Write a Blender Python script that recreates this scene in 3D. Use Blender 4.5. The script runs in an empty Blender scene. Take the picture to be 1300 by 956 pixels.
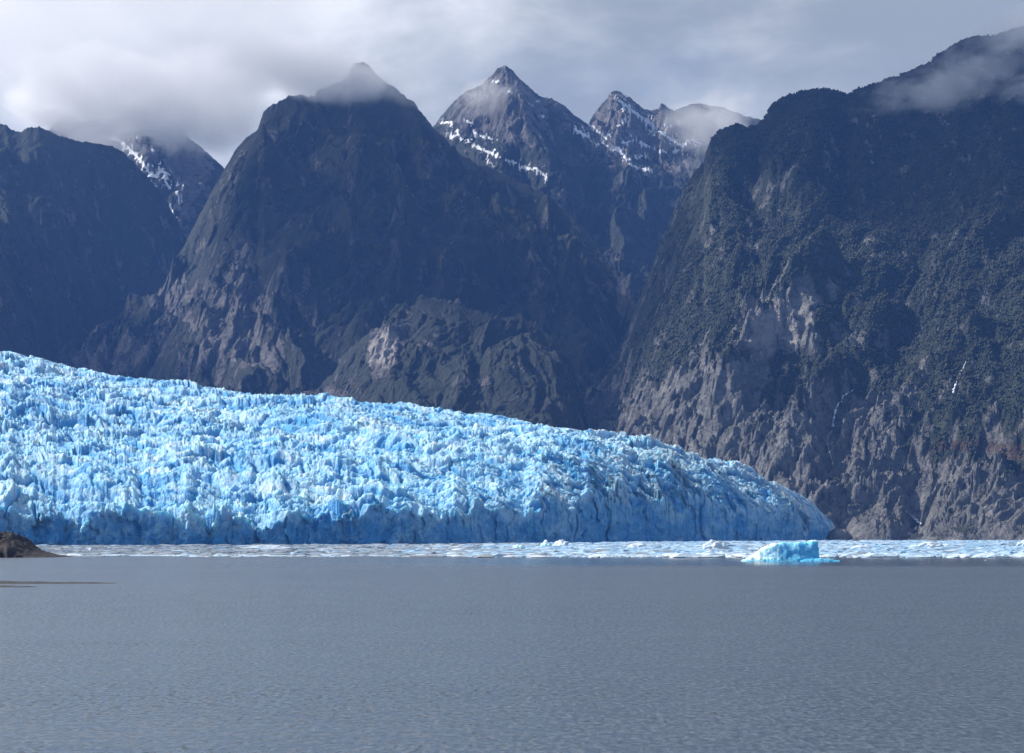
# Tidewater glacier coming down to a grey fjord under dark, hazy, cloud-capped mountains.
import bpy, math, random
import numpy as np

random.seed(7)
RNG = np.random.default_rng(7)
F32 = np.float32
CAM_H = 10.0          # eye height above the water, metres
FOC = 2600.0          # focal length in picture units (picture is 1300 wide)
CX, HY = 650.0, 679.0 # column of the view axis, row of the horizon
scene = bpy.context.scene
COL = scene.collection

# ------------------------------------------------------------------ helpers
def rad(d): return math.radians(d)

_perm = np.random.default_rng(3).permutation(256).astype(np.int32)
_perm = np.concatenate([_perm, _perm, _perm])
_ang = np.random.default_rng(5).uniform(0, 2*np.pi, 256)
_gx, _gy = np.cos(_ang).astype(F32), np.sin(_ang).astype(F32)

def perlin(x, y, seed=0):
    x = np.asarray(x, F32) + F32(seed*17.31); y = np.asarray(y, F32) + F32(seed*9.77)
    xi = np.floor(x).astype(np.int32); yi = np.floor(y).astype(np.int32)
    fx = x - xi; fy = y - yi
    xi &= 255; yi &= 255
    u = fx*fx*fx*(fx*(fx*6-15)+10); v = fy*fy*fy*(fy*(fy*6-15)+10)
    def g(ix, iy, dx, dy):
        h = _perm[_perm[ix & 255] + (iy & 255)]
        return _gx[h]*dx + _gy[h]*dy
    a = g(xi, yi, fx, fy); b = g(xi+1, yi, fx-1, fy)
    c = g(xi, yi+1, fx, fy-1); d = g(xi+1, yi+1, fx-1, fy-1)
    r = (a + u*(b-a)); s = (c + u*(d-c))
    return (r + v*(s-r))*F32(1.5)

def fbm(x, y, oct=5, seed=0, gain=0.5, lac=2.03):
    r = 0; a = 1.0; t = 0
    for i in range(oct):
        r = r + a*perlin(x, y, seed+i*3); t += a
        x = x*lac; y = y*lac; a *= gain
    return r/t

def billow(x, y, oct=4, seed=0, gain=0.5):
    r = 0; a = 1.0; t = 0
    for i in range(oct):
        r = r + a*np.abs(perlin(x, y, seed+i*3)); t += a
        x = x*2.07; y = y*2.07; a *= gain
    return r/t*2.2 - 0.5

def ridged(x, y, oct=5, seed=0, gain=0.5):
    r = 0; a = 1.0; t = 0; w = 1.0
    for i in range(oct):
        n = 1.0 - np.abs(perlin(x, y, seed+i*3))*1.6
        n = np.clip(n, 0, 1)**2*w
        w = np.clip(n*1.6, 0, 1)
        r = r + a*n; t += a
        x = x*2.05; y = y*2.05; a *= gain
    return r/t - 0.35

_cj = np.random.default_rng(11).random((65536, 5)).astype(F32)
def worley(x, y, seed=0):
    """F1, F2 distances and the nearest cell's five random values."""
    x = np.asarray(x, F32); y = np.asarray(y, F32)
    xi = np.floor(x).astype(np.int64); yi = np.floor(y).astype(np.int64)
    f1 = np.full(x.shape, 9, F32); f2 = np.full(x.shape, 9, F32)
    idx = np.zeros(x.shape, np.int64); bx = np.zeros(x.shape, F32); by = np.zeros(x.shape, F32)
    for oy in (-1, 0, 1):
        for ox in (-1, 0, 1):
            cx = xi+ox; cy = yi+oy
            h = ((cx*73856093) ^ (cy*19349663) ^ (seed*83492791)) & 65535
            dx = cx + _cj[h, 0] - x; dy = cy + _cj[h, 1] - y
            d = np.sqrt(dx*dx + dy*dy).astype(F32)
            near = d < f1
            f2 = np.where(near, f1, np.minimum(f2, d))
            idx = np.where(near, h, idx)
            bx = np.where(near, -dx, bx); by = np.where(near, -dy, by)
            f1 = np.where(near, d, f1)
    return f1, f2, _cj[idx], bx, by

def sstep(a, b, x):
    t = np.clip((x-a)/(b-a), 0, 1); return t*t*(3-2*t)

def interp(tab, x, k=1):
    xs = [p[0] for p in tab]; return np.interp(x, xs, [p[k] for p in tab])

def grid_mesh(name, X, Y, Z, mat, attrs=None, smooth=True):
    nr, nc = X.shape
    me = bpy.data.meshes.new(name)
    co = np.stack([X, Y, Z], -1).astype(F32).reshape(-1)
    me.vertices.add(nr*nc); me.vertices.foreach_set('co', co)
    i = np.arange(nr*nc, dtype=np.int32).reshape(nr, nc)
    q = np.stack([i[:-1, :-1], i[:-1, 1:], i[1:, 1:], i[1:, :-1]], -1).reshape(-1, 4)
    set_faces(me, q, 4, smooth)
    for k, v in (attrs or {}).items():
        a = me.attributes.new(k, 'FLOAT', 'POINT'); a.data.foreach_set('value', v.astype(F32).reshape(-1))
    me.materials.append(mat)
    o = bpy.data.objects.new(name, me); COL.objects.link(o)
    return o

def set_faces(me, q, n, smooth):
    m = len(q)
    me.loops.add(m*n); me.loops.foreach_set('vertex_index', q.astype(np.int32).reshape(-1))
    me.polygons.add(m); me.polygons.foreach_set('loop_start', np.arange(0, m*n, n, dtype=np.int32))
    me.polygons.foreach_set('use_smooth', np.full(m, smooth, bool))
    me.update(calc_edges=True); me.validate()

def raw_mesh(name, V, Q, mat, smooth=False, attrs=None):
    me = bpy.data.meshes.new(name)
    V = np.asarray(V, F32); Q = np.asarray(Q, np.int32)
    me.vertices.add(len(V)); me.vertices.foreach_set('co', V.reshape(-1))
    set_faces(me, Q, Q.shape[1], smooth)
    for k, v in (attrs or {}).items():
        a = me.attributes.new(k, 'FLOAT', 'POINT'); a.data.foreach_set('value', np.asarray(v, F32).reshape(-1))
    me.materials.append(mat)
    return me

def link(name, me, loc=(0, 0, 0), rz=0.0, sc=(1, 1, 1)):
    o = bpy.data.objects.new(name, me); COL.objects.link(o)
    o.location = loc; o.rotation_euler = (0, 0, rz); o.scale = sc
    return o

def tag(o, label, cat, group=None, kind=None):
    o['label'] = label; o['category'] = cat
    if group: o['group'] = group
    if kind: o['kind'] = kind
    return o

# ------------------------------------------------------------------ node material helper
class NT:
    def __init__(self, name):
        self.m = bpy.data.materials.new(name); self.m.use_nodes = True
        self.t = self.m.node_tree; self.t.nodes.clear()
        self.out = self.n('ShaderNodeOutputMaterial')
    def n(self, typ, **kw):
        nd = self.t.nodes.new(typ)
        for k, v in kw.items(): setattr(nd, k, v)
        return nd
    def l(self, a, b): self.t.links.new(a, b)
    def val(self, sock, v):
        if hasattr(v, 'links') or isinstance(v, bpy.types.NodeSocket): self.l(v, sock)
        else: sock.default_value = v
    def math(self, op, a, b=0.0, c=0.0, clamp=False):
        nd = self.n('ShaderNodeMath', operation=op, use_clamp=clamp)
        self.val(nd.inputs[0], a); self.val(nd.inputs[1], b); self.val(nd.inputs[2], c)
        return nd.outputs[0]
    def noise(self, vec, scale, detail=4, rough=0.55, dist=0.0):
        nd = self.n('ShaderNodeTexNoise'); nd.noise_dimensions = '3D'
        if vec is not None: self.l(vec, nd.inputs['Vector'])
        nd.inputs['Scale'].default_value = scale; nd.inputs['Detail'].default_value = detail
        nd.inputs['Roughness'].default_value = rough; nd.inputs['Distortion'].default_value = dist
        return nd.outputs[0]
    def attr(self, name):
        return self.n('ShaderNodeAttribute', attribute_name=name).outputs['Fac']
    def coord(self, which='Object'):
        return self.n('ShaderNodeTexCoord').outputs[which]
    def mapping(self, vec, scale=(1, 1, 1), rot=(0, 0, 0), loc=(0, 0, 0)):
        nd = self.n('ShaderNodeMapping'); self.l(vec, nd.inputs[0])
        nd.inputs['Scale'].default_value = scale; nd.inputs['Rotation'].default_value = rot; nd.inputs['Location'].default_value = loc
        return nd.outputs[0]
    def mix(self, f, a, b):
        nd = self.n('ShaderNodeMix', data_type='RGBA')
        self.val(nd.inputs[0], f)
        for s, v in ((nd.inputs[6], a), (nd.inputs[7], b)):
            if isinstance(v, (tuple, list)): s.default_value = (*v, 1) if len(v) == 3 else v
            else: self.l(v, s)
        return nd.outputs[2]
    def ss(self, x, a, b):
        nd = self.n('ShaderNodeMapRange', interpolation_type='SMOOTHSTEP')
        self.l(x, nd.inputs[0]); nd.inputs[1].default_value = a; nd.inputs[2].default_value = b
        return nd.outputs[0]
    def bump(self, h, dist, strength=1.0, normal=None):
        nd = self.n('ShaderNodeBump'); self.l(h, nd.inputs['Height'])
        nd.inputs['Distance'].default_value = dist
        self.val(nd.inputs['Strength'], strength)
        if normal is not None: self.l(normal, nd.inputs['Normal'])
        return nd.outputs[0]
    def principled(self, **kw):
        b = self.n('ShaderNodeBsdfPrincipled')
        for k, v in kw.items():
            s = b.inputs[k.replace('_', ' ')]
            if isinstance(v, (tuple, list)) and len(v) == 3 and s.type == 'RGBA': v = (*v, 1)
            self.val(s, v)
        self.l(b.outputs[0], self.out.inputs['Surface'])
        return b

# ------------------------------------------------------------------ materials
def mountain_material(name, rock_a, rock_b, forest_a, forest_b, heath):
    t = NT(name); oc = t.coord()
    r, s, h = t.attr('rock'), t.attr('snow'), t.attr('heath')
    n1 = t.noise(oc, 0.016, 6, 0.6); n2 = t.noise(oc, 0.09, 6, 0.65)
    strat = t.noise(t.mapping(oc, (0.05, 0.012, 0.05), (0.5, 0.3, -0.6)), 1.0, 7, 0.68, 0.6)
    n3 = t.noise(oc, 0.35, 3, 0.6)
    rf = t.ss(t.math('ADD', r, t.math('MULTIPLY', t.math('SUBTRACT', n2, 0.5), 0.9)), 0.38, 0.62)
    sf = t.ss(t.math('ADD', s, t.math('MULTIPLY', t.math('SUBTRACT', n2, 0.5), 0.7)), 0.38, 0.60)
    rock = t.mix(t.ss(strat, 0.32, 0.68), rock_a, rock_b)
    rock = t.mix(t.math('MULTIPLY', t.ss(n2, 0.5, 0.7), 0.55), rock, (rock_a[0]*0.45, rock_a[1]*0.5, rock_a[2]*0.5))
    rock = t.mix(t.math('MULTIPLY', t.ss(t.math('ADD', t.attr('pale'), t.math('MULTIPLY', t.math('SUBTRACT', strat, 0.5), 0.9)), 0.3, 0.75), 0.85), rock, (0.50, 0.45, 0.42))  # sunlit highlights on the outcrops, painted as lighter rock
    forest = t.mix(t.ss(n2, 0.3, 0.7), forest_a, forest_b)
    forest = t.mix(t.math('MULTIPLY', t.ss(n1, 0.5, 0.7), 0.4), forest, heath)
    c = t.mix(rf, forest, rock)
    c = t.mix(t.math('MULTIPLY', t.ss(t.math('ADD', h, t.math('MULTIPLY', t.math('SUBTRACT', n2, 0.5), 1.2)), 0.45, 0.8), 0.85), c, (0.085, 0.045, 0.026))
    c = t.mix(sf, c, (0.78, 0.80, 0.83))
    ro = t.math('ADD', t.math('MULTIPLY', rf, -0.32), 0.85)
    ro = t.math('ADD', ro, t.math('MULTIPLY', sf, 0.2))
    hgt = t.math('ADD', t.math('MULTIPLY', strat, t.math('ADD', t.math('MULTIPLY', rf, 1.6), 0.1)), t.math('MULTIPLY', n2, 0.9))
    hgt = t.math('ADD', hgt, t.math('MULTIPLY', n3, 0.25))
    bp = t.bump(hgt, 14.0, t.math('SUBTRACT', 1.0, t.math('MULTIPLY', sf, 0.8)))
    t.principled(Base_Color=c, Roughness=ro, Normal=bp, Specular_IOR_Level=0.5)
    return t.m

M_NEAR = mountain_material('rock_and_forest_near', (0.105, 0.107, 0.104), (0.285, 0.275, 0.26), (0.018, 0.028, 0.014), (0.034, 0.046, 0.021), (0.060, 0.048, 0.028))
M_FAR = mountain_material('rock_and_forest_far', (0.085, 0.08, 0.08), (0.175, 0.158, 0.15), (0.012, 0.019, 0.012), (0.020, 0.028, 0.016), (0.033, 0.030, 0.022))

def leaf_material():
    t = NT('forest_canopy'); oc = t.coord()
    c = t.mix(t.ss(t.noise(oc, 0.06, 5, 0.6), 0.3, 0.7), (0.012, 0.020, 0.010), (0.021, 0.030, 0.013))
    c = t.mix(t.ss(t.attr('tint'), 0.55, 1.0), c, (0.036, 0.037, 0.019))
    t.principled(Base_Color=c, Roughness=0.8)
    return t.m
M_LEAF = leaf_material()

def ice_material(name, pale, blue, deep, radius, sss, scale=1.0):
    t = NT(name); oc = t.coord()
    n1 = t.noise(oc, 0.012/scale, 5, 0.6); n2 = t.noise(oc, 0.12/scale, 5, 0.65); n3 = t.noise(oc, 0.6/scale, 4, 0.6)
    w = t.attr('white')
    f = t.math('ADD', w, t.math('MULTIPLY', t.math('SUBTRACT', t.math('ADD', n1, n2), 1.0), 0.9), 0.0, True)
    c = t.mix(t.ss(f, 0.30, 1.0), t.mix(t.ss(f, 0.0, 0.42), deep, blue), pale)
    d = t.attr('dirt')
    c = t.mix(t.math('MULTIPLY', t.ss(t.math('ADD', d, t.math('MULTIPLY', t.math('SUBTRACT', n2, 0.5), 1.0)), 0.5, 1.0), 0.8), c, (0.23, 0.24, 0.26))
    hgt = t.math('ADD', n2, t.math('MULTIPLY', n3, 0.35))
    bp = t.bump(hgt, 5.0*scale, 0.9)
    t.principled(Base_Color=c, Roughness=0.5, Normal=bp, Subsurface_Weight=sss, Subsurface_Radius=(radius*0.25, radius*0.7, radius), Subsurface_Scale=1.0, Specular_IOR_Level=0.4)
    return t.m
M_ICE = ice_material('glacier_ice', (0.84, 0.93, 0.97), (0.37, 0.67, 0.90), (0.09, 0.40, 0.76), 7.0, 0.5)
M_BERG = ice_material('iceberg_ice', (0.78, 0.93, 0.97), (0.22, 0.66, 0.92), (0.06, 0.45, 0.80), 4.0, 0.6, 0.12)
M_BRASH = ice_material('brash_ice', (0.70, 0.77, 0.83), (0.36, 0.55, 0.72), (0.20, 0.38, 0.58), 0.5, 0.0, 0.1)

def water_material():
    t = NT('fjord_water'); oc = t.coord()
    sep = t.n('ShaderNodeSeparateXYZ'); t.l(oc, sep.inputs[0]); y = sep.outputs[1]; x = sep.outputs[0]
    gust = t.noise(t.mapping(oc, (0.0022, 0.011, 1)), 1.0, 4, 0.6, 0.4)
    # sheltered, smoother water just off the ice edge
    calm = t.math('MULTIPLY', t.ss(t.math('ADD', y, t.math('MULTIPLY', gust, 120.0)), 660.0, 770.0), t.ss(x, -120.0, 60.0))
    st = t.math('MULTIPLY', t.math('ADD', t.math('MULTIPLY', t.ss(gust, 0.3, 0.7), 1.1), 0.25), t.math('SUBTRACT', 1.0, t.math('MULTIPLY', calm, 0.85)))
    # wind ripples and short chop: slopes of three sizes of wave tilt the surface
    def slope(scale, vec, k, detail):
        nd = t.n('ShaderNodeTexNoise'); t.l(vec, nd.inputs['Vector']); nd.inputs['Scale'].default_value = scale
        nd.inputs['Detail'].default_value = detail; nd.inputs['Roughness'].default_value = 0.6
        a = t.n('ShaderNodeVectorMath', operation='SUBTRACT'); t.l(nd.outputs['Color'], a.inputs[0]); a.inputs[1].default_value = (0.5, 0.5, 0.5)
        b = t.n('ShaderNodeVectorMath', operation='MULTIPLY'); t.l(a.outputs[0], b.inputs[0]); b.inputs[1].default_value = (k*0.7, k, 0)
        return b.outputs[0]
    def add(a, b):
        nd = t.n('ShaderNodeVectorMath', operation='ADD'); t.l(a, nd.inputs[0]); t.l(b, nd.inputs[1]); return nd.outputs[0]
    sl = add(slope(6.0, t.mapping(oc, (0.8, 0.3, 1)), 1.3, 3), add(slope(3.0, t.mapping(oc, (0.8, 0.32, 1)), 2.5, 3), slope(0.2, t.mapping(oc, (0.6, 0.6, 1)), 0.25, 2)))
    sc = t.n('ShaderNodeVectorMath', operation='SCALE'); t.l(sl, sc.inputs[0]); t.l(st, sc.inputs['Scale'])
    up = t.n('ShaderNodeVectorMath', operation='ADD'); t.l(sc.outputs[0], up.inputs[0]); up.inputs[1].default_value = (0, 0, 1)
    nrm = t.n('ShaderNodeVectorMath', operation='NORMALIZE'); t.l(up.outputs[0], nrm.inputs[0])
    ro = t.math('SUBTRACT', 0.28, t.math('MULTIPLY', calm, 0.16))
    t.principled(Base_Color=(0.078, 0.105, 0.145), Roughness=ro, Normal=nrm.outputs[0], IOR=1.33)
    return t.m
M_WATER = water_material()

def simple(name, a, b, scale, rough=0.8, bumpd=0.3):
    t = NT(name); oc = t.coord(); n = t.noise(oc, scale, 6, 0.65)
    t.principled(Base_Color=t.mix(t.ss(n, 0.3, 0.7), a, b), Roughness=rough, Normal=t.bump(n, bumpd, 1.0))
    return t.m
M_SAND = simple('dark_wet_sand', (0.008, 0.008, 0.008), (0.022, 0.020, 0.017), 0.5, 0.55)
M_HEAD = simple('dark_headland', (0.006, 0.006, 0.005), (0.030, 0.019, 0.013), 0.35, 0.85, 0.6)
M_FALL = simple('white_water', (0.72, 0.76, 0.80), (0.88, 0.90, 0.92), 0.8, 0.5)

# ------------------------------------------------------------------ glacier layout tables (column -> distance / rows)
GL_SKY = [(-120, 436), (-40, 446), (0, 452), (50, 459), (100, 472), (150, 483), (200, 491), (300, 501), (400, 510), (500, 519), (600, 529), (700, 541),
          (760, 549), (830, 561), (900, 580), (950, 597), (1000, 618), (1035, 640), (1055, 660), (1066, 676), (1072, 684)]
GL_YS = [(-120, 4400), (0, 4200), (300, 3800), (500, 3500), (722, 3100), (850, 3150), (1000, 3320), (1066, 3420), (1072, 3430)]
GL_YF = [(-120, 1960), (0, 2000), (300, 2080), (550, 2200), (700, 2460), (850, 2800), (1000, 3180), (1066, 3400), (1072, 3420)]
GL_CL = [(-120, 646), (0, 640), (100, 652), (300, 650), (450, 652), (560, 648), (700, 640), (760, 630), (850, 628), (950, 640), (1010, 652), (1050, 668), (1066, 680), (1072, 685)]

def to_world(px, py, Y):
    return (px-CX)/FOC*Y, Y, CAM_H + (HY-py)/FOC*Y

def build_glacier():
    NCc, NS, NF, NB = 1650, 760, 90, 40
    px = np.linspace(-110, 1072, NCc)
    Yf, Ys = interp(GL_YF, px), interp(GL_YS, px)
    zs = CAM_H + (HY - interp(GL_SKY, px))/FOC*Ys
    zc = np.maximum(CAM_H + (HY - interp(GL_CL, px))/FOC*Yf, 1.0)
    zc = zc*(1 + 0.30*fbm((px-CX)/42, px*0+3.1, 4, 29)*sstep(1070, 1020, px))
    zs = np.maximum(zs, zc*1.02)
    Xf = (px-CX)/FOC*Yf
    # buttressed ice front: the front line wanders in plan
    wig = fbm(Xf/70, Xf*0+2.3, 4, 31)*26 + np.abs(fbm(Xf/22, Xf*0+7.7, 3, 37))*11
    endf = sstep(1072, 1000, px)
    Yf = Yf + wig*endf
    t = np.linspace(0, 1, NS)[:, None]**1.25
    tb = np.linspace(0, 1, NB+1)[1:, None]
    Y = np.vstack([Yf + (Ys-Yf)*t, Ys + 420*tb*(0.3+0.7*endf)])
    prof = 0.55*t + 0.45*(1-(1-t)**1.9)
    Z = np.vstack([zc + (zs-zc)*prof, zs - 130*tb*endf - 30*tb*(1-endf)])
    P = np.broadcast_to(px, Y.shape)
    X = (P-CX)/FOC*Y
    # seracs: broken blocks between crevasses that run across the flow
    wx = X + fbm(X/60, Y/60, 3, 41)*26; wy = Y + fbm(X/60, Y/60, 3, 47)*26 + X*0.22
    f1, f2, cr, bx, by = worley(wx/42, wy/24, 1)
    blk = (cr[..., 2]-0.5)*10 + (cr[..., 3]-0.5)*bx*18 + (cr[..., 4]-0.75)*by*20
    crev = 1 - sstep(0.0, 0.22, f2-f1)
    g1, g2, gr, hx, hy = worley(wx/11+3, wy/8+7, 2)
    sm = (gr[..., 2]-0.5)*5.0 + (gr[..., 3]-0.5)*hx*7 + (gr[..., 4]-0.7)*hy*9
    crev2 = 1 - sstep(0.0, 0.25, g2-g1)
    # big wave bands of the icefall
    band = fbm(X/300, (Y+X*0.25)/85, 3, 53)*34
    spk = ridged(wx/19, wy/13, 3, 59)*6.0
    fine = fbm(X/5.0, Y/5.0, 3, 61)*2.4
    mod = 0.55 + 0.75*sstep(-0.25, 0.35, fbm(X/210, Y/140, 3, 63))     # calmer and more broken reaches
    lines = sstep(0.22, 0.50, ridged((wy+fbm(X/180, Y/120, 3, 65)*40)/62, wx/420, 2, 66))
    D = band - 6*lines + 0.74*mod*(blk - crev*8 + sm*0.75 - crev2*2.5 + spk*0.6) + fine
    amp = np.ones_like(D)
    amp *= 0.45 + 0.55*sstep(1068, 1000, P)
    tt = np.vstack([np.broadcast_to(t, (NS, NCc)), np.ones((NB, NCc))])
    skyd = np.abs(tt-1.0)
    amp *= 0.42 + 0.58*sstep(0.0, 0.12, skyd)
    Z = Z + D*amp
    Z[NS:] -= 10*tb
    Z = np.maximum(Z, 0.5)
    b1, b2, bc, bqx, bqz = worley(X/13 + 0.5*fbm(X/20, Z/20, 3, 107), Z/9 + Y/60, 9)
    proud = (0.35 + 0.65*sstep(600, 800, P))*sstep(0, 0.03, tt)*sstep(1.0, 0.9, tt)*amp
    Y = Y - proud*((bc[..., 2]-0.5)*5 + (bc[..., 3]-0.5)*bqx*5 - 1.0*(1-sstep(0, 0.12, b2-b1)) + fbm(X/6, Z/5, 3, 109)*2.5)
    white = 0.35 + 0.022*(blk+sm) + 0.05*spk - 0.35*crev + 0.22*sstep(500, 900, P)*sstep(0.25, 1.0, tt) + 0.25*fbm(X/120, Y/90, 3, 67)
    # sky-facing melt-rotted tops are whiter; the foot of the cliff is dense blue ice
    dirt = 0.9*sstep(930, 1050, P)*sstep(0.55, 1.0, tt)*(0.4+0.6*fbm(X/18, Y/18, 3, 71)+0.3)
    # ice cliff down to the water
    k = np.linspace(0, 1, NF+1)[:-1, None]
    zt = Z[0][None, :]
    Xt, Yt = X[0][None, :], Y[0][None, :]
    Zc = -2.0 + (zt+2.0)*k
    lean = 0.05 + 0.14*np.clip(fbm(Xt/90, Xt*0+4, 3, 73)+0.35, 0, 1)
    dep = (1-k)*zt*lean
    H = Zc + Xt*0; XX = Xt + Zc*0
    cx1, cx2, cc, qx, qz = worley(XX/15 + 1.2*fbm(XX/26, H/40, 3, 79), H/70 + 0.5*fbm(XX/20, H/20, 3, 83), 5)
    bulge = (cc[..., 2]-0.5)*9 + (cc[..., 3]-0.5)*qx*8 + fbm(XX/9, H/14, 5, 89, 0.6)*6.5 + ridged(XX/40, H/80, 3, 91)*(-7)
    edge = np.minimum(1, (1-k)*7)
    Yc = Yt - dep + bulge*edge*(0.2+0.8*endf)
    Xc = XX + fbm(XX/12, H/12, 3, 97)*2.0*edge
    wc = 0.12 + 0.34*k**3 + 0.30*fbm(XX/30, H/22, 3, 101) + XX*0
    X = np.vstack([Xc, X]); Y = np.vstack([Yc, Y]); Z = np.vstack([Zc, Z])
    white = np.vstack([wc, white]); dirt = np.vstack([np.zeros_like(wc), dirt])
    o = grid_mesh('glacier', X, Y, Z, M_ICE, {'white': white, 'dirt': dirt})
    tag(o, 'huge pale blue glacier of broken ice blocks ending in a cliff at the water', 'glacier')
    return o

# ------------------------------------------------------------------ mountains
class Mountain:
    pass

def dist_poly(X, Y, pts):
    d = np.full(X.shape, 1e9); tpar = np.zeros(X.shape)
    L = len(pts)-1
    for i in range(L):
        (x0, y0), (x1, y1) = pts[i][:2], pts[i+1][:2]
        dx, dy = x1-x0, y1-y0; q = dx*dx+dy*dy+1e-9
        s = np.clip(((X-x0)*dx + (Y-y0)*dy)/q, 0, 1)
        dd = np.hypot(X-(x0+s*dx), Y-(y0+s*dy))
        m = dd < d
        d = np.where(m, dd, d); tpar = np.where(m, (i+s)/L, tpar)
    return d, tpar

def make_mountain(name, sky, base, mat, cols, rows, seed, amp, aniso=(0.0, 1.0), ribs=(), rocks=(), snows=(), heaths=(), prof=0.92,
                  rock_bias=0.0, gull=1.0, slope_rock=(0.95, 1.6), back=900, knolls=(), rock_low=None, ridge_noise=7.0, scale=1.0, big=1.0, apron=None):
    """sky: (column, row, distance) of the crest; base: (column, distance, height) of the foot.  A real height field in metres."""
    px = np.linspace(min(s[0] for s in sky), max(s[0] for s in sky), cols)
    pys, Yr = interp(sky, px, 1), interp(sky, px, 2)
    zr = CAM_H + (HY-pys)/FOC*Yr
    Yb, zb = interp(base, px, 1), interp(base, px, 2)
    Yr = np.maximum(Yr, Yb+40)
    t = np.linspace(0, 1, rows)[:, None]
    nb = max(30, rows//10)
    tb = np.linspace(0, 1, nb+1)[1:, None]
    Y = np.vstack([Yb + (Yr-Yb)*t, Yr + back*tb])
    tz = t
    if apron is not None:                # low ground in front of the slope
        ap = interp(apron, px)
        tz = np.clip((t*(Yr-Yb)-ap)/(Yr-Yb-ap), 0, 1)
    Zf = zb + (zr-zb)*tz**prof
    Zb = zr - np.minimum(back*0.85, np.maximum(zr, 60))*tb**1.1
    Z = np.vstack([Zf, Zb])
    P = np.broadcast_to(px, Y.shape).astype(float)
    X = (P-CX)/FOC*Y
    PY = HY - (Z-CAM_H)/Y*FOC            # rows of the plain slope: used to place ribs, rock and snow on it
    tt = np.vstack([np.broadcast_to(t, (rows, cols)), np.broadcast_to(1-tb, (nb, cols))])
    def place(pts):                      # slope position of a feature
        out = []
        for (a, b) in pts:
            ci = int(np.argmin(np.abs(px-a))); r = int(np.argmin(np.abs(PY[:rows, ci]-b)))
            out.append((X[r, ci] + (a-px[ci])/FOC*Y[r, ci], Y[r, ci]))
        return out
    env = 0.15 + 0.85*sstep(0, 0.16, np.abs(1-tt))
    env *= 0.35 + 0.65*sstep(0, 0.10, tt)
    ca, sa = aniso
    U = X*sa - Y*ca; V = X*ca + Y*sa     # V runs along the gullies
    wU = U + fbm(X/320, Y/320, 3, seed)*110*scale; wV = V + fbm(X/320, Y/320, 3, seed+5)*110*scale
    h = billow(wU/(230*scale), wV/(430*scale), 4, seed+11)*75*big
    h += ridged(wU/(120*scale), wV/(330*scale), 4, seed+21)*48*gull
    qU = U + 0.22*(wU-U); qV = V + 0.22*(wV-V)
    S1 = qU*0.55 + qV*0.83; S2 = qV*0.55 - qU*0.83
    bare = 0.42 + 0.0*X                  # wooded slopes are smooth, ice-scoured bare rock is rough and blocky
    if rock_low is not None:
        bare = bare + 1.0*sstep(-60, 30, PY - interp(rock_low, P, 1) + 40*fbm(X/120, Y/160, 3, seed+81))
    for (a, b, ra, rb, rot, sg) in rocks:
        c, q = math.cos(rad(rot)), math.sin(rad(rot)); dx, dy = P-a, PY-b
        bare = bare + 1.2*sg*(1-sstep(0.5, 1.2, np.hypot((dx*c+dy*q)/ra, (-dx*q+dy*c)/rb)))
    bare = np.minimum(bare, 1.45)
    h += (0.4+0.6*bare)*billow(wU/(58*scale), wV/(80*scale), 4, seed+31, 0.5)*24
    w1, w2, wc, qx, qy = worley(S1/(66*scale) + 0.35*fbm(X/40, Y/50, 3, seed+37), S2/(24*scale) + 0.35*fbm(X/40, Y/50, 3, seed+38), seed % 97)
    h += bare*((wc[..., 2]-0.5)*11 + (wc[..., 3]-0.5)*qx*14 + (wc[..., 4]-0.5)*qy*20 - 5*(1-sstep(0, 0.14, w2-w1)))
    w1, w2, wc, qx, qy = worley(S1/(28*scale) + 0.3*fbm(X/18, Y/22, 3, seed+39), S2/(10*scale), seed % 89)
    h += bare*((wc[..., 2]-0.5)*4.5 + (wc[..., 3]-0.5)*qx*4 + (wc[..., 4]-0.5)*qy*6)
    h += bare*ridged(S2/(30*scale), S1/(110*scale), 4, seed+36, 0.55)*18
    h += bare*fbm(X/14, Y/18, 3, seed+41)*4
    h *= amp
    for (pts, hh, w) in ribs:
        d, _ = dist_poly(X, Y, place(pts))
        wv = w*(0.75+0.5*fbm(X/90, Y/90, 2, seed+51))
        h += hh*np.exp(-(d/wv)**2)
    Z2 = Z + h*env
    crest = np.exp(-((1-tt)/0.03)**2)
    Z2 += crest*(fbm(X/28, Y*0, 4, seed+61)*ridge_noise + fbm(X/7, Y*0, 3, seed+63)*3.5)
    for (kx, kY, wx, wy, hh) in knolls:
        KX = (kx-CX)/FOC*kY
        q = ((X-KX)/wx)**2 + ((Y-kY)/wy)**2
        Z2 = np.maximum(Z2, hh*np.sqrt(np.clip(1-q, 0, 1))*(1+0.30*billow(X/26, Y/30, 5, seed+71, 0.6)) + np.where(q < 1, fbm(X/9, Y/11, 4, seed+73, 0.6)*4, 0) - 4)
    Z2[0] = np.minimum(Z2[0], zb)
    PX = CX + X/Y*FOC; PY2 = HY - (Z2-CAM_H)/Y*FOC
    gy = np.gradient(Z2, axis=0)/np.maximum(np.gradient(Y, axis=0), 0.3)
    gx = np.gradient(Z2, axis=1)/np.maximum(np.abs(np.gradient(X, axis=1)), 0.3)
    slope = np.hypot(gx, gy)
    rn = fbm(X/120, Y/160, 4, seed+81)
    rv = fbm(X/34, Y/46, 4, seed+85)
    rock = 0.30*sstep(slope_rock[0], slope_rock[1], slope) + rock_bias + rn*0.25 + rv*0.75
    if rock_low is not None:             # bare, ice-scoured lower slopes under the trim line
        trim = interp(rock_low, P, 1)
        rock += 0.58*sstep(trim-50, trim+50, PY2 + rn*90 + rv*30)
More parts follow.
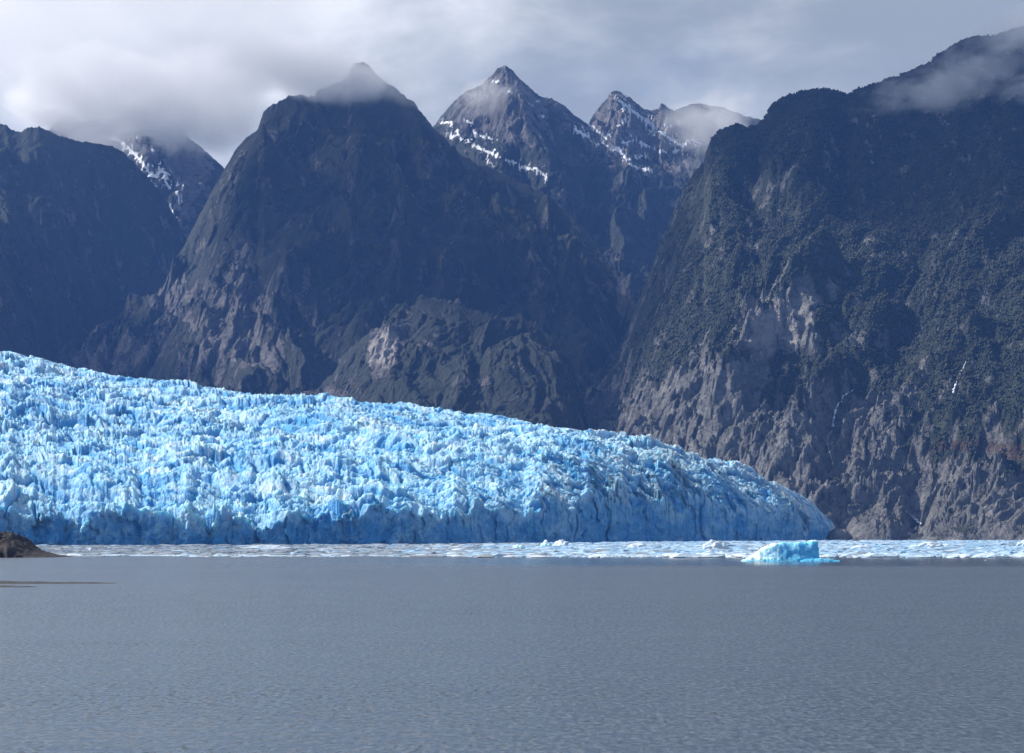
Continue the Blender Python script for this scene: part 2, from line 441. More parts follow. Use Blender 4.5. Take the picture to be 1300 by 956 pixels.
    for (a, b, ra, rb, rot, s) in rocks:
        c, q = math.cos(rad(rot)), math.sin(rad(rot))
        dx, dy = P-a, PY2-b
        e = np.hypot((dx*c+dy*q)/ra, (-dx*q+dy*c)/rb) + 0.5*fbm(X/60, Y/80, 3, seed+91)
        rock += s*(1-sstep(0.5, 1.15, e))
    pale = np.zeros_like(Z2)  # sunlit glints of the stronger outcrops, put into the rock colour
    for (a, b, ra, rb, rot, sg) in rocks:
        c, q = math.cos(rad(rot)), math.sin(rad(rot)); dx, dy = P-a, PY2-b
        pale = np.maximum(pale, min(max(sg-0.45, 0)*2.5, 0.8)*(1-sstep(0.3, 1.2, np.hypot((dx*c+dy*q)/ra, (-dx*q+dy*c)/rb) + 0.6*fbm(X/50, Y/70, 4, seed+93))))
    snow = np.zeros_like(Z2)
    for (pts, w) in snows:
        d, _ = dist_poly(P, PY2, pts)
        core = np.clip(1.15 - d/(w*0.72), 0, 1)*(0.9 + 1.2*fbm(X/16, Y/20, 4, seed+95))
        halo = 0.46 - d/(w*9) + 0.85*fbm(X/11, Y/22, 4, seed+97)
        snow = np.maximum(snow, np.maximum(core, np.where(d < w*6, np.clip(halo, 0, 0.9), 0)))
    heath = np.zeros_like(Z2)
    for (a, b, ra, rb, s) in heaths:
        heath = np.maximum(heath, s*(1-sstep(0.4, 1.2, np.hypot((P-a)/ra, (PY2-b)/rb))))
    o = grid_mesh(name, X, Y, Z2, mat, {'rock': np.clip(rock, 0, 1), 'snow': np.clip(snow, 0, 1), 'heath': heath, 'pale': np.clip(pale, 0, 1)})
    o['kind'] = 'structure'
    m = Mountain(); m.o, m.X, m.Y, m.Z, m.P, m.PY, m.rock, m.rows, m.px, m.snow, m.slope = o, X, Y, Z2, P, PY2, rock, rows, px, snow, slope
    return m

def find(m, a, b):
    """the first point of the slope that stands at this bearing and elevation"""
    ci = int(np.argmin(np.abs(m.px-a))); col = m.PY[:m.rows, ci]
    hit = np.nonzero(col <= b)[0]
    r = int(hit[0]) if len(hit) else m.rows-1
    return np.array([m.X[r, ci], m.Y[r, ci], m.Z[r, ci]])

def gl_base(px, up, dz):
    """foot of a slope that dips under the glacier"""
    Y = float(interp(GL_YS, px)); z = CAM_H + (HY-float(interp(GL_SKY, px)))/FOC*Y
    return (px, Y+up, z+dz)

def crest(tab, dist):
    """same skyline, crest distances taken from the second table"""
    return [(a, b, float(interp(dist, a))) for a, b, c in tab]

# right-hand mountain
E_SKY = [(700, 575, 3060), (722, 541, 3120), (745, 507, 3220), (770, 475, 3340), (785, 450, 3440), (800, 410, 3600), (815, 370, 3800), (830, 330, 3980), (845, 292, 4120),
         (858, 262, 4230), (870, 240, 4300), (885, 215, 4400), (893, 205, 4430), (896, 192, 4470), (903, 175, 4500), (915, 165, 4560), (928, 160, 4600), (945, 163, 4640),
         (960, 162, 4680), (970, 150, 4740), (980, 136, 4800), (990, 127, 4840), (1000, 122, 4880), (1012, 117, 4900), (1040, 113, 4980), (1055, 115, 5000), (1075, 120, 5040),
         (1100, 110, 5100), (1120, 103, 5150), (1150, 94, 5230), (1175, 82, 5280), (1195, 68, 5340), (1215, 57, 5400), (1235, 50, 5440), (1265, 45, 5500), (1280, 40, 5530),
         (1300, 33, 5560), (1350, 15, 5650), (1420, -5, 5750)]
E_BASE = [(700, 4300, 110), (722, 4220, 120), (800, 3900, 100), (900, 3600, 80), (1000, 3450, 30), (1045, 3330, -5), (1075, 3275, -5), (1160, 3250, -5), (1300, 3150, -5), (1420, 3060, -5)]
E_SKY = crest(E_SKY, [(700, 4700), (722, 4720), (800, 4760), (870, 4820), (900, 4880), (980, 4950), (1100, 5080), (1300, 5400), (1420, 5500)])
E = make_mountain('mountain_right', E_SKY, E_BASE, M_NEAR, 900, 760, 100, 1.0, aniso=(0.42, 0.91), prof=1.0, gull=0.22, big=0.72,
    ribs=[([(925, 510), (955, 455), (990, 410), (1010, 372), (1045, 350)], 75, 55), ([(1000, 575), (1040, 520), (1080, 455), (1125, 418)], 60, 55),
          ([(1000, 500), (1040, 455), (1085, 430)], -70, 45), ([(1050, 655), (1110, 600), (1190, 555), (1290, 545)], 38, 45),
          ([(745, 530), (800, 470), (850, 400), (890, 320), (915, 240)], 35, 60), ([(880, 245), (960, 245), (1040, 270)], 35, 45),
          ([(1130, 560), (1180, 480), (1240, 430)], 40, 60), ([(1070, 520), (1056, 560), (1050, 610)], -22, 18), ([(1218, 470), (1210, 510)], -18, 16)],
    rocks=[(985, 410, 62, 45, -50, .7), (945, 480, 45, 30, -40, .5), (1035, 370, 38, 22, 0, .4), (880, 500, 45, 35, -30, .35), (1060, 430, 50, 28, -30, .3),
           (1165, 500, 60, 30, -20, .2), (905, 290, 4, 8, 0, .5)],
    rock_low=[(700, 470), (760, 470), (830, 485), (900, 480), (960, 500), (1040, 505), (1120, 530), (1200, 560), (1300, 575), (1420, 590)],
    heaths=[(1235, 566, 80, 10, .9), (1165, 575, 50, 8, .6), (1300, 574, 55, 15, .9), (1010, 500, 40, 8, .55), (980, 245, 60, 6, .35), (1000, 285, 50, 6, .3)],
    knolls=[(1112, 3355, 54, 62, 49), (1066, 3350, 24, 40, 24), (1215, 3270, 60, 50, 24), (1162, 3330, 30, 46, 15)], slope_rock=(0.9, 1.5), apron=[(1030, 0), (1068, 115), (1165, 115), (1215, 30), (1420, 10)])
tag(E.o, 'near dark mountain with bare rock slabs, forest and thin waterfalls, right of the glacier', 'mountain')

# middle massif with rocky ribs
B_SKY = [(40, 478, 4250), (60, 462, 4320), (90, 451, 4420), (140, 425, 4560), (185, 395, 4700), (215, 350, 4850), (235, 310, 4970), (255, 270, 5080), (285, 215, 5240),
         (300, 190, 5320), (313, 172, 5380), (327, 163, 5420), (335, 138, 5480), (345, 131, 5520), (375, 122, 5600), (400, 121, 5680), (402, 115, 5700), (420, 110, 5750),
         (440, 100, 5800), (447, 84, 5860), (452, 79, 5880), (462, 80, 5890), (472, 88, 5890), (480, 98, 5890), (500, 112, 5890), (510, 123, 5890), (525, 131, 5890),
         (540, 150, 5880), (552, 165, 5860), (570, 183, 5840), (600, 207, 5820), (640, 224, 5800), (690, 246, 5760), (740, 290, 5680), (790, 350, 5500), (830, 420, 5300), (880, 520, 5000)]
B_BASE = [(40, 5000, 250), (200, 4620, 230), (300, 4480, 200), (400, 4500, 200), (500, 4560, 200), (600, 4600, 160), (700, 4560, 150), (790, 4450, 130), (880, 4300, 120)]
B_SKY = crest(B_SKY, [(40, 5500), (140, 5650), (235, 5800), (300, 5900), (345, 5980), (450, 6150), (552, 6100), (690, 6050), (790, 5700), (830, 5400), (880, 5100)])
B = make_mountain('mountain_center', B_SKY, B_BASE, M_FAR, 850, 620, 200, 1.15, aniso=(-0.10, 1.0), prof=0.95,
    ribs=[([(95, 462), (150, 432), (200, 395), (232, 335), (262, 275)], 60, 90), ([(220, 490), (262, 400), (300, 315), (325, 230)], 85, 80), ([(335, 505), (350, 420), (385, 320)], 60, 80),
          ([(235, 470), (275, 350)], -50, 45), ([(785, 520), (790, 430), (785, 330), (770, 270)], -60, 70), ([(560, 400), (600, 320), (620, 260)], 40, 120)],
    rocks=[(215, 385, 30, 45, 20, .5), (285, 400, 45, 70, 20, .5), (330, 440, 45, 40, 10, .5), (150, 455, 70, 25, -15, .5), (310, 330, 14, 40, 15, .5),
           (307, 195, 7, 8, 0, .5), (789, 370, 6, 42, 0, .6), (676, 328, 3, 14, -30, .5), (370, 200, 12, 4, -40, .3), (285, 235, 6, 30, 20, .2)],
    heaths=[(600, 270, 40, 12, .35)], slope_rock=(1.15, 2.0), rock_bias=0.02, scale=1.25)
tag(B.o, 'broad dark forested massif with rocky ribs and a cloud capped summit, behind the glacier', 'mountain')

# low scoured hill in front of it
G_SKY = [(330, 515, 4060), (380, 500, 4120), (405, 490, 4150), (425, 470, 4200), (440, 447, 4260), (465, 425, 4330), (490, 407, 4400), (506, 396, 4470), (522, 390, 4470), (536, 379, 4520), (548, 377, 4520), (562, 383, 4540), (582, 382, 4540),
         (600, 393, 4540), (618, 397, 4540), (640, 404, 4520), (680, 407, 4500), (700, 425, 4400), (722, 455, 4250), (738, 500, 4050), (750, 560, 3900)]
G_BASE = [(330, 4350, 220), (400, 4230, 200), (500, 4000, 170), (600, 3900, 150), (700, 3800, 130), (750, 3800, 100)]
G_SKY = crest(G_SKY, [(330, 4640), (450, 4620), (545, 4600), (650, 4520), (750, 4420)])
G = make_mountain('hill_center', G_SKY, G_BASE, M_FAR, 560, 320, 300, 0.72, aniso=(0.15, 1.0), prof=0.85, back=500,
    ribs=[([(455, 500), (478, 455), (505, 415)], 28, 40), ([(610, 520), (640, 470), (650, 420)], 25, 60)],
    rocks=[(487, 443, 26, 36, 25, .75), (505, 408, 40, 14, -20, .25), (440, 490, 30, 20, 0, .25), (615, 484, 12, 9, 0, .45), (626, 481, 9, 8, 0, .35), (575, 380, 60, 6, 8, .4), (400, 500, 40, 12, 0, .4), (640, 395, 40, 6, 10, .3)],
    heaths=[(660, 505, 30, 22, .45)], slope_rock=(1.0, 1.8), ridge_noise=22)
tag(G.o, 'low dark hill with one pale pink rock face, just above the glacier edge', 'hill')

# snowy peaks behind
C_SKY = [(480, 215, 7300), (545, 166, 7450), (553, 158, 7450), (560, 148, 7460), (570, 138, 7460), (585, 122, 7470), (600, 113, 7480), (615, 104, 7490), (625, 94, 7500), (632, 87, 7500),
         (638, 84.5, 7500), (643, 85.5, 7500), (650, 90, 7500), (660, 100, 7500), (668, 107, 7500), (680, 117, 7510), (690, 123, 7520), (700, 125, 7530), (715, 132, 7540), (725, 143, 7560), (740, 153, 7580), (747, 158, 7600),
         (750, 150, 7700), (757, 140, 7750), (768, 128, 7800), (775, 120, 7820), (782, 115, 7850), (790, 119, 7850), (800, 124, 7860), (808, 133, 7880), (815, 139, 7900), (825, 141, 7950), (835, 140, 8000),
         (840, 134, 8000), (848, 137, 8000), (855, 141, 8000), (870, 136, 8020), (885, 132, 8050), (900, 135, 8050), (915, 137, 8050), (930, 141, 8050), (960, 150, 8050), (1010, 168, 8000)]
C_BASE = [(480, 6150, 560), (700, 6200, 560), (850, 6300, 520), (1010, 6400, 500)]
C_SNOW = [([(560, 156), (571, 155), (574, 158)], 2.2), ([(590, 152), (599, 157)], 1.8), ([(572, 175), (580, 171), (584, 172)], 3.2), ([(585, 178), (590, 175)], 2.5), ([(594, 179), (598, 180)], 2.2),
          ([(602, 168), (610, 172), (618, 175), (625, 177)], 2.0), ([(603, 184), (608, 188), (616, 192), (622, 193), (630, 198)], 2.6), ([(642, 203), (650, 205), (656, 207)], 2.0), ([(622, 206), (627, 209)], 2),
          ([(662, 212), (672, 214), (680, 213), (686, 219), (692, 223), (695, 228)], 2.2), ([(645, 115), (650, 118)], 1.6), ([(626, 103), (631, 104)], 1.4), ([(672, 131), (676, 134)], 1.3), ([(679, 128), (683, 129)], 1.3), ([(687, 146), (690, 149)], 1.2),
          ([(768, 123), (772, 120)], 1.2), ([(790, 120), (796, 123)], 1.2), ([(786, 127), (794, 134), (803, 141), (814, 148), (829, 160), (845, 172), (858, 181), (866, 184), (872, 182), (879, 177), (885, 181)], 2.9),
          ([(790, 138), (800, 143)], 1.8), ([(787, 158), (793, 151)], 2.4), ([(768, 175), (776, 169)], 1.6), ([(802, 172), (808, 178), (817, 183), (827, 188)], 2.6), ([(787, 181), (797, 181), (804, 178)], 2.2),
          ([(778, 189), (788, 193), (798, 202)], 3.0), ([(808, 199), (819, 197)], 1.8), ([(730, 164), (738, 169), (748, 174)], 3.2), ([(747, 157), (756, 165), (767, 173)], 1.8), ([(799, 208), (812, 214), (825, 217)], 1.8),
          ([(840, 191), (846, 193)], 1.8), ([(855, 193), (862, 191)], 2), ([(847, 160), (853, 160)], 1.6), ([(855, 169), (860, 170)], 1.4), ([(817, 158), (822, 164), (830, 170)], 1.6), ([(764, 181), (772, 186)], 1.4), ([(750, 178), (760, 184)], 1.6)]
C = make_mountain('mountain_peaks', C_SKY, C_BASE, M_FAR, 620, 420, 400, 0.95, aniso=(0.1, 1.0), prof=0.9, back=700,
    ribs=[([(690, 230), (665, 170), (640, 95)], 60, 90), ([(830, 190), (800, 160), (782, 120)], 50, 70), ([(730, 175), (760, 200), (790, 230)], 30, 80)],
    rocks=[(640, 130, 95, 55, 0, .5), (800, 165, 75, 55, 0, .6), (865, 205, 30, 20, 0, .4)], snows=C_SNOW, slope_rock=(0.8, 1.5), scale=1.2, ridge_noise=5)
tag(C.o, 'distant pointed rocky peaks with snow patches, between the two dark mountains', 'mountain')

# left: forested ridge and the cloud-hidden peak behind it
A_SKY = [(-140, 150, 5150), (-60, 160, 5200), (0, 158, 5250), (8, 159, 5250), (14, 163, 5250), (20, 166, 5250), (27, 167, 5250), (34, 163, 5250), (50, 163, 5260), (70, 172, 5280), (100, 178, 5300), (135, 184, 5300),
         (155, 192, 5280), (170, 206, 5250), (190, 228, 5200), (210, 254, 5120), (228, 285, 5000), (250, 330, 4850), (280, 400, 4700)]
A_BASE = [(-140, 5000, 300), (0, 5050, 280), (60, 5400, 270), (150, 5900, 260), (280, 6000, 250)]
A_SKY = crest(A_SKY, [(-140, 6150), (60, 6250), (150, 6400), (210, 6450), (280, 6450)])
A = make_mountain('mountain_left', A_SKY, A_BASE, M_FAR, 480, 480, 500, 0.85, aniso=(-0.35, 0.94), prof=0.95, slope_rock=(1.3, 2.2),
    rocks=[(5, 382, 8, 7, 0, .5), (60, 260, 40, 4, 25, .3)], heaths=[(60, 255, 60, 8, .3)], scale=1.2)
tag(A.o, 'dark forested ridge with a level crest behind the upper left end of the glacier', 'mountain')
D_SKY = [(-140, 190, 0), (20, 185, 0), (55, 176, 0), (66, 160, 0), (78, 148, 0), (90, 146, 0), (105, 154, 0), (120, 153, 0), (135, 157, 0), (146, 148, 0), (156, 139, 0), (172, 141, 0), (184, 134, 0),
         (200, 139, 0), (214, 152, 0), (228, 160, 0), (242, 178, 0), (260, 192, 0), (276, 206, 0), (300, 226, 0), (360, 280, 0)]
D_BASE = [(-140, 6500, 500), (150, 6500, 450), (250, 6450, 350), (360, 6450, 300)]
D_SKY = crest(D_SKY, [(-140, 7400), (115, 7550), (190, 7600), (360, 7500)])
D_SNOW = [([(143, 175), (151, 179), (159, 184), (166, 191), (172, 197), (180, 206), (187, 215), (189, 223), (183, 226)], 3.4), ([(190, 222), (198, 224), (205, 216), (210, 220), (209, 228)], 4.2),
          ([(206, 228), (212, 234), (217, 239)], 1.8), ([(224, 236), (229, 234)], 1.8), ([(225, 245), (228, 250), (226, 256)], 2.2), ([(216, 262), (219, 270), (220, 276)], 2.0),
          ([(108, 166), (118, 163), (127, 163)], 2.2), ([(155, 163), (166, 164)], 1.8), ([(171, 176), (174, 175)], 1.4), ([(194, 190), (197, 191)], 1.4), ([(112, 171), (117, 171)], 1.3)]
D = make_mountain('mountain_far_left', D_SKY, D_BASE, M_FAR, 420, 320, 600, 0.7, aniso=(0.2, 0.98), prof=0.9, slope_rock=(0.8, 1.5),
    rocks=[(180, 185, 80, 50, 0, .3), (245, 220, 30, 40, 0, .45), (235, 260, 16, 40, 10, .4)], snows=D_SNOW, scale=1.1)
tag(D.o, 'far rocky mountain with a white snow gully, its top lost in cloud', 'mountain')

build_glacier()

# ------------------------------------------------------------------ forest: lumpy crowns spread over the wooded slopes
PHI = (1+5**0.5)/2
ICO = np.array([(-1, PHI, 0), (1, PHI, 0), (-1, -PHI, 0), (1, -PHI, 0), (0, -1, PHI), (0, 1, PHI), (0, -1, -PHI), (0, 1, -PHI), (PHI, 0, -1), (PHI, 0, 1), (-PHI, 0, -1), (-PHI, 0, 1)], F32)/1.902
ICF = np.array([(0,11,5),(0,5,1),(0,1,7),(0,7,10),(0,10,11),(1,5,9),(5,11,4),(11,10,2),(10,7,6),(7,1,8),(3,9,4),(3,4,2),(3,2,6),(3,6,8),(3,8,9),(4,9,5),(2,4,11),(6,2,10),(8,6,7),(9,8,1)], np.int32)

def forest(m, n, size, label, rock_max=0.40, tmin=0.05):
    r, c = m.X.shape; r = m.rows
    area = (np.abs(np.gradient(m.X, axis=1))*np.abs(np.gradient(m.Y, axis=0)))[:r]
    ok = (m.rock[:r] < rock_max) & (m.snow[:r] < 0.2) & (m.slope[:r] < 2.2) & (m.Z[:r] > 25)
    ok[:int(r*tmin)] = False
    w = (area*ok*(1+m.slope[:r])).reshape(-1); w /= w.sum()
    idx = RNG.choice(len(w), n, p=w)
    jx, jy = RNG.uniform(-2, 2, n), RNG.uniform(-2, 2, n)
    bx = m.X[:r].reshape(-1)[idx]+jx; by = m.Y[:r].reshape(-1)[idx]+jy; bz = m.Z[:r].reshape(-1)[idx]
    s = size*RNG.lognormal(0, 0.28, n)
    V = ICO[None]*(1+RNG.uniform(-0.32, 0.32, (n, 12, 1)))
    a = RNG.uniform(0, 6.28, n); ca, sa = np.cos(a)[:, None], np.sin(a)[:, None]
    x = V[..., 0]*ca - V[..., 1]*sa; y = V[..., 0]*sa + V[..., 1]*ca
    tall = RNG.uniform(0.9, 1.6, n)
    V = np.stack([x*s[:, None] + bx[:, None], y*s[:, None] + by[:, None], V[..., 2]*(s*tall)[:, None] + (bz + s*tall*0.55)[:, None]], -1).reshape(-1, 3)
    Q = (ICF[None] + (np.arange(n)*12)[:, None, None]).reshape(-1, 3)
    me = raw_mesh('forest', V, Q, M_LEAF, True, {'tint': np.repeat(RNG.random(n), 12)})
    return tag(link('forest', me), label, 'forest', kind='stuff')
forest(E, 170000, 1.5, 'dark green forest covering the upper slopes of the right-hand mountain')

# ------------------------------------------------------------------ waterfalls
def waterfall(m, pts, w0, w1, label):
    dense = []
    for i in range(len(pts)-1):
        for k in range(10):
            s = k/10; dense.append((pts[i][0]*(1-s)+pts[i+1][0]*s, pts[i][1]*(1-s)+pts[i+1][1]*s))
    P3 = [find(m, a + 0.5*math.sin(i*1.7), b) for i, (a, b) in enumerate(dense)]
    for _ in range(1):
        P3 = [P3[0]] + [(P3[i-1]+2*P3[i]+P3[i+1])/4 for i in range(1, len(P3)-1)] + [P3[-1]]
    runs = [[P3[0]]]
    for a3, b3 in zip(P3[:-1], P3[1:]):
        if np.linalg.norm(b3-a3) > 22: runs.append([])
        runs[-1].append(b3)
    P3 = max(runs, key=len)
    V = []; n = len(P3)
    for i, p in enumerate(P3):
        w = (w0 + (w1-w0)*i/n)*(0.15 + 1.3*random.random()**1.5)
        cx = 0.5*w*random.uniform(-0.4, 0.4)
        for j, (dx, dy) in enumerate(((-0.5, 0.0), (-0.2, -1.3), (0.2, -1.3), (0.5, 0.0), (0.0, 1.5))):
            V.append((p[0]+cx+dx*w, p[1]-1.2+dy, p[2]+1.2))
    Q = []
    for i in range(n-1):
        for j in range(5):
            a, b = i*5+j, i*5+(j+1) % 5
            Q.append((a, b, b+5, a+5))
    V = np.array(V); c = V.mean(0)
    me = raw_mesh('waterfall', V-c, Q, M_FALL, True)
    tag(link('waterfall', me, c), label, 'waterfall', 'thin waterfalls on the right-hand mountain')
waterfall(E, [(1083, 497), (1075, 504), (1066, 514), (1060, 525), (1058, 537), (1056, 546)], 3.0, 6.0, 'long thin white waterfall zigzagging down bare rock above the glacier end')
waterfall(E, [(1226, 462), (1217, 478), (1213, 490), (1210, 503)], 1.5, 6.5, 'short white waterfall high on the forested slope, near the picture edge')
waterfall(E, [(1150, 652), (1156, 656), (1162, 661), (1168, 667), (1173, 673), (1177, 679)], 4.0, 8.0, 'white cascade between rocks just above the brash ice')
waterfall(E, [(1056, 548), (1050, 562), (1053, 578), (1058, 592)], 1.6, 1.2, 'faint lower trickle of stream on dark rock below the zigzag waterfall')

# ------------------------------------------------------------------ water
def build_water():
    ys = np.concatenate([np.linspace(-800, 60, 6), np.linspace(90, 600, 120), np.linspace(620, 4000, 60), np.linspace(4500, 12000, 6)])
    xs = np.linspace(-1, 1, 90)
    Y = ys[:, None] + xs[None]*0
    X = xs[None]*np.maximum(1500, np.abs(ys)*1.0)[:, None]
    X = np.where(np.abs(xs)[None] > 0.999, np.sign(X)*9000, X)
    o = grid_mesh('water', X, Y, X*0, M_WATER)
    return tag(o, 'grey rippled fjord water filling the foreground', 'water', kind='structure')
build_water()

# ------------------------------------------------------------------ left shore: headland and sandbar
def land(name, px0, px1, Y0, depth, hfun, mat, label, cat, nx=160, ny=40):
    X0, X1 = (px0-CX)/FOC*Y0, (px1-CX)/FOC*Y0
    x = np.linspace(X0, X1, nx)[None]; v = np.linspace(0, 1, ny)[:, None]
    X = x + v*0; u = (CX + x/Y0*FOC)
    Y = Y0 + depth*v + fbm(X/6, v*4 + X*0, 3, 17)*depth*0.12
    Z = hfun(u)*np.sin(np.pi*np.clip(v, 0, 1))**0.6*(1+0.35*fbm(X/4, Y/4, 4, 19)) - 0.35
    o = grid_mesh(name, X, Y, Z, mat)
    return tag(o, label, cat, kind='structure')
land('headland', -140, 66, 895, 60, lambda u: interp([(-140, 22), (-40, 13), (0, 9.6), (8, 8.0), (18, 5.2), (30, 3.0), (45, 1.4), (60, 0.9), (66, 0.2)], u), M_HEAD,
     'dark brown headland sloping into the water at the left edge', 'headland')
land('sandbar', -120, 150, 415, 16, lambda u: interp([(-120, 0.9), (0, 0.75), (60, 0.6), (110, 0.5), (150, 0.3)], u), M_SAND,
     'long thin black sandbar lying low in the water at the left', 'sandbar')
land('sandbar_front', -120, 44, 388, 9, lambda u: interp([(-120, 0.7), (0, 0.6), (30, 0.5), (44, 0.3)], u), M_SAND,
     'short dark sand sliver in front of the long sandbar', 'sandbar')

# ------------------------------------------------------------------ floating ice
def ico_sub(n):
    V = [tuple(v) for v in ICO.tolist()]; Fc = ICF.tolist()
    for _ in range(n):
        cache = {}; nf = []
        def mid(a, b):
            k = (min(a, b), max(a, b))
            if k not in cache:
                p = np.array(V[a])+np.array(V[b]); p = p/np.linalg.norm(p); V.append(tuple(p)); cache[k] = len(V)-1
            return cache[k]
        for a, b, c in Fc:
            ab, bc, ca = mid(a, b), mid(b, c), mid(c, a)
            nf += [(a, ab, ca), (b, bc, ab), (c, ca, bc), (ab, bc, ca)]
        Fc = nf
    return np.array(V, F32), np.array(Fc, np.int32)

def ice_lump(seed, sub, rough, top):
    """a broken block of ice: facets cut off a ball, then roughened; unit size, waterline at z=0"""
    V, Q = ico_sub(sub); r = np.random.default_rng(seed)
    d = np.full(len(V), 1.0)
    for _ in range(9):
        n = r.normal(size=3); n /= np.linalg.norm(n); k = r.uniform(0.55, 0.9)
        dd = V@n; d = np.where(dd > 1e-3, np.minimum(d, k/np.maximum(dd, 1e-3)), d)
    P = V*d[:, None]
    nz = fbm(P[:, 0]*2.2+seed, P[:, 1]*2.2+P[:, 2]*1.7, 4, seed)
    P = P*(1+rough*nz)[:, None]
    P[:, 2] = np.where(P[:, 2] > 0, P[:, 2]*top, P[:, 2]*0.5)
    w = 0.55 + 0.4*P[:, 2] + 0.4*nz
    return P, Q, w

def chunk_mesh(seed, sub=3, rough=0.35, top=1.0, mat=None, name='ice_chunk'):
    P, Q, w = ice_lump(seed, sub, rough, top)
    return raw_mesh(name, P, Q, mat or M_BRASH, True, {'white': w, 'dirt': w*0})

# many small pieces, packed between the glacier front and the open water
def brash():
    V0, Q0 = ICO, ICF
    n = 52000
    py_front = 709.0
    # pieces: density by bearing and distance
    a = RNG.uniform(-60, 1360, n)
    yfar = np.where(a < 1066, interp(GL_YF, a)-12, interp([(1066, 3380), (1160, 3440), (1300, 3740), (1400, 3800)], a)-10)
    yn = interp([(-60, 1050), (100, 945), (540, 930), (650, 915), (900, 900), (1400, 890)], a)
    yn = yn + fbm(a/70, a*0+1.7, 4, 113)*55 + np.abs(fbm(a/24, a*0+5.1, 3, 115))*30
    u = RNG.random(n)
    inv = 1/yn + (1/yfar - 1/yn)*u**0.9          # even over the visible band
    Y = 1/inv + RNG.normal(0, 6, n)
    keep = (Y > yn-4*RNG.random(n)) & (Y < yfar)
    dens = interp([(-60, .35), (80, .3), (300, .38), (560, .6), (700, .95), (1400, 1.0)], a)
    front = sstep(60, 0, Y-yn)
    lead = sstep(-0.28, -0.05, fbm(a/60, 26000/Y/3.0, 3, 117))       # narrow leads of open water between the packs
    keep &= RNG.random(n) < np.maximum(dens*(0.25+0.75*lead), front*0.9)
    a, Y, front, yn = a[keep], Y[keep], front[keep], yn[keep]; n = len(a)
    X = (a-CX)/FOC*Y
    big = interp([(-60, .55), (300, .6), (560, .75), (800, 1.1), (1400, 1.35)], a)
    s = np.clip(RNG.lognormal(0.05, 0.7, n)*big, 0.3, 4.2)*(0.75+Y/3000)
    h = np.minimum(s*RNG.uniform(0.2, 0.55, n), 1.7)*interp([(-60, .45), (500, .5), (680, .8), (800, 1.0), (1400, 1.0)], a)
    V = V0[None]*(1+RNG.uniform(-0.35, 0.35, (n, 12, 1)))
    V = np.stack([V[..., 0]*(s*RNG.uniform(0.9, 2.0, n))[:, None] + X[:, None], V[..., 1]*s[:, None]*1.3 + Y[:, None], V[..., 2]*h[:, None] + (h*0.25)[:, None]], -1).reshape(-1, 3)
    Q = (Q0[None] + (np.arange(n)*12)[:, None, None]).reshape(-1, 3)
    white = np.repeat(0.10 + 0.6*RNG.random(n)**1.7 + 0.35*front, 12)
    dirt = np.repeat((RNG.random(n) < interp([(-60, .92), (400, .88), (560, .6), (720, .15), (1400, .08)], a)*(1-0.8*front))*0.95, 12)
    me = raw_mesh('brash_ice', V, Q, M_BRASH, False, {'white': white, 'dirt': dirt})
    tag(link('brash_ice', me), 'broad band of packed brash ice floating below the glacier front', 'brash ice', kind='stuff')
brash()

floe_meshes = [chunk_mesh(900+i, 2, 0.3, 0.8, name='ice_floe') for i in range(8)]
def floes():
    pool = list(floe_meshes)
    for i in range(230):
        a = random.choice((random.uniform(95, 1330), random.uniform(560, 1330), random.uniform(800, 1330)))
        yn = float(interp([(-60, 1050), (100, 945), (540, 930), (650, 915), (900, 900), (1400, 890)], a))
        Y = yn + abs(random.gauss(0, 60)) if i % 3 or a < 560 else yn + random.uniform(60, 700)
        w = random.uniform(0.9, 2.4)*(0.8 + 0.7*(a > 560))*(0.7+Y/2600)
        h = w*random.uniform(0.25, 0.62)
        o = link('ice_floe', pool[i % 8], ((a-CX)/FOC*Y, Y, 0.0), random.uniform(0, 6.28), (w*random.uniform(1, 1.9), w, h))
        tag(o, 'small white ice floe packed among many others along the brash edge', 'ice floe', 'ice floes along the front edge of the brash ice')
floes()

def chunk(a, base_row, wpx, hpx, seed, label, depth=0.7, mat=None):
    Y = CAM_H*FOC/(base_row-HY)
    w = wpx/FOC*Y/2; h = hpx/FOC*Y
    me = chunk_mesh(seed, 4, 0.45, 1.0, mat)
    zmax = max(v.co.z for v in me.vertices); xm = max(abs(v.co.x) for v in me.vertices)
    tag(link('ice_chunk', me, ((a-CX)/FOC*Y, Y, 0), 0, (w/xm, w*depth/xm, h/zmax)), label, 'ice chunk', 'larger ice chunks floating in the brash')
chunk(694, 696, 19, 11, 31, 'dark blue rounded ice chunk beside a paler flat one below the middle of the glacier', mat=M_BERG)
chunk(712, 694.5, 26, 9.5, 32, 'pale flat ice chunk beside a darker blue lump below the middle of the glacier')
chunk(338, 697, 76, 5.0, 33, 'long low flat ice slab floating before the cliff left of the middle', 0.3)
chunk(659, 698, 18, 7.0, 34, 'small bluish ice lump left of the paired chunks', mat=M_BERG)
chunk(1299, 695, 26, 13, 35, 'pale blue ice block cut by the right edge of the picture')
chunk(114, 699, 9, 4.0, 36, 'tiny lone white ice chunk close to the dark headland')
chunk(907, 700, 40, 15, 37, 'white hummock of ice just left of the turquoise iceberg')
chunk(1180, 697, 60, 9, 38, 'long whitish ice hummock in front of the cascade')
chunk(806, 697, 30, 8, 39, 'pale ice hummock below the tall buttress of the glacier front')
chunk(1100, 699, 44, 8, 40, 'low bluish ice hummock in front of the dark round rock', mat=M_BRASH)
chunk(1251, 712, 2.6, 1.6, 41, 'single tiny white ice piece adrift on the dark open water')

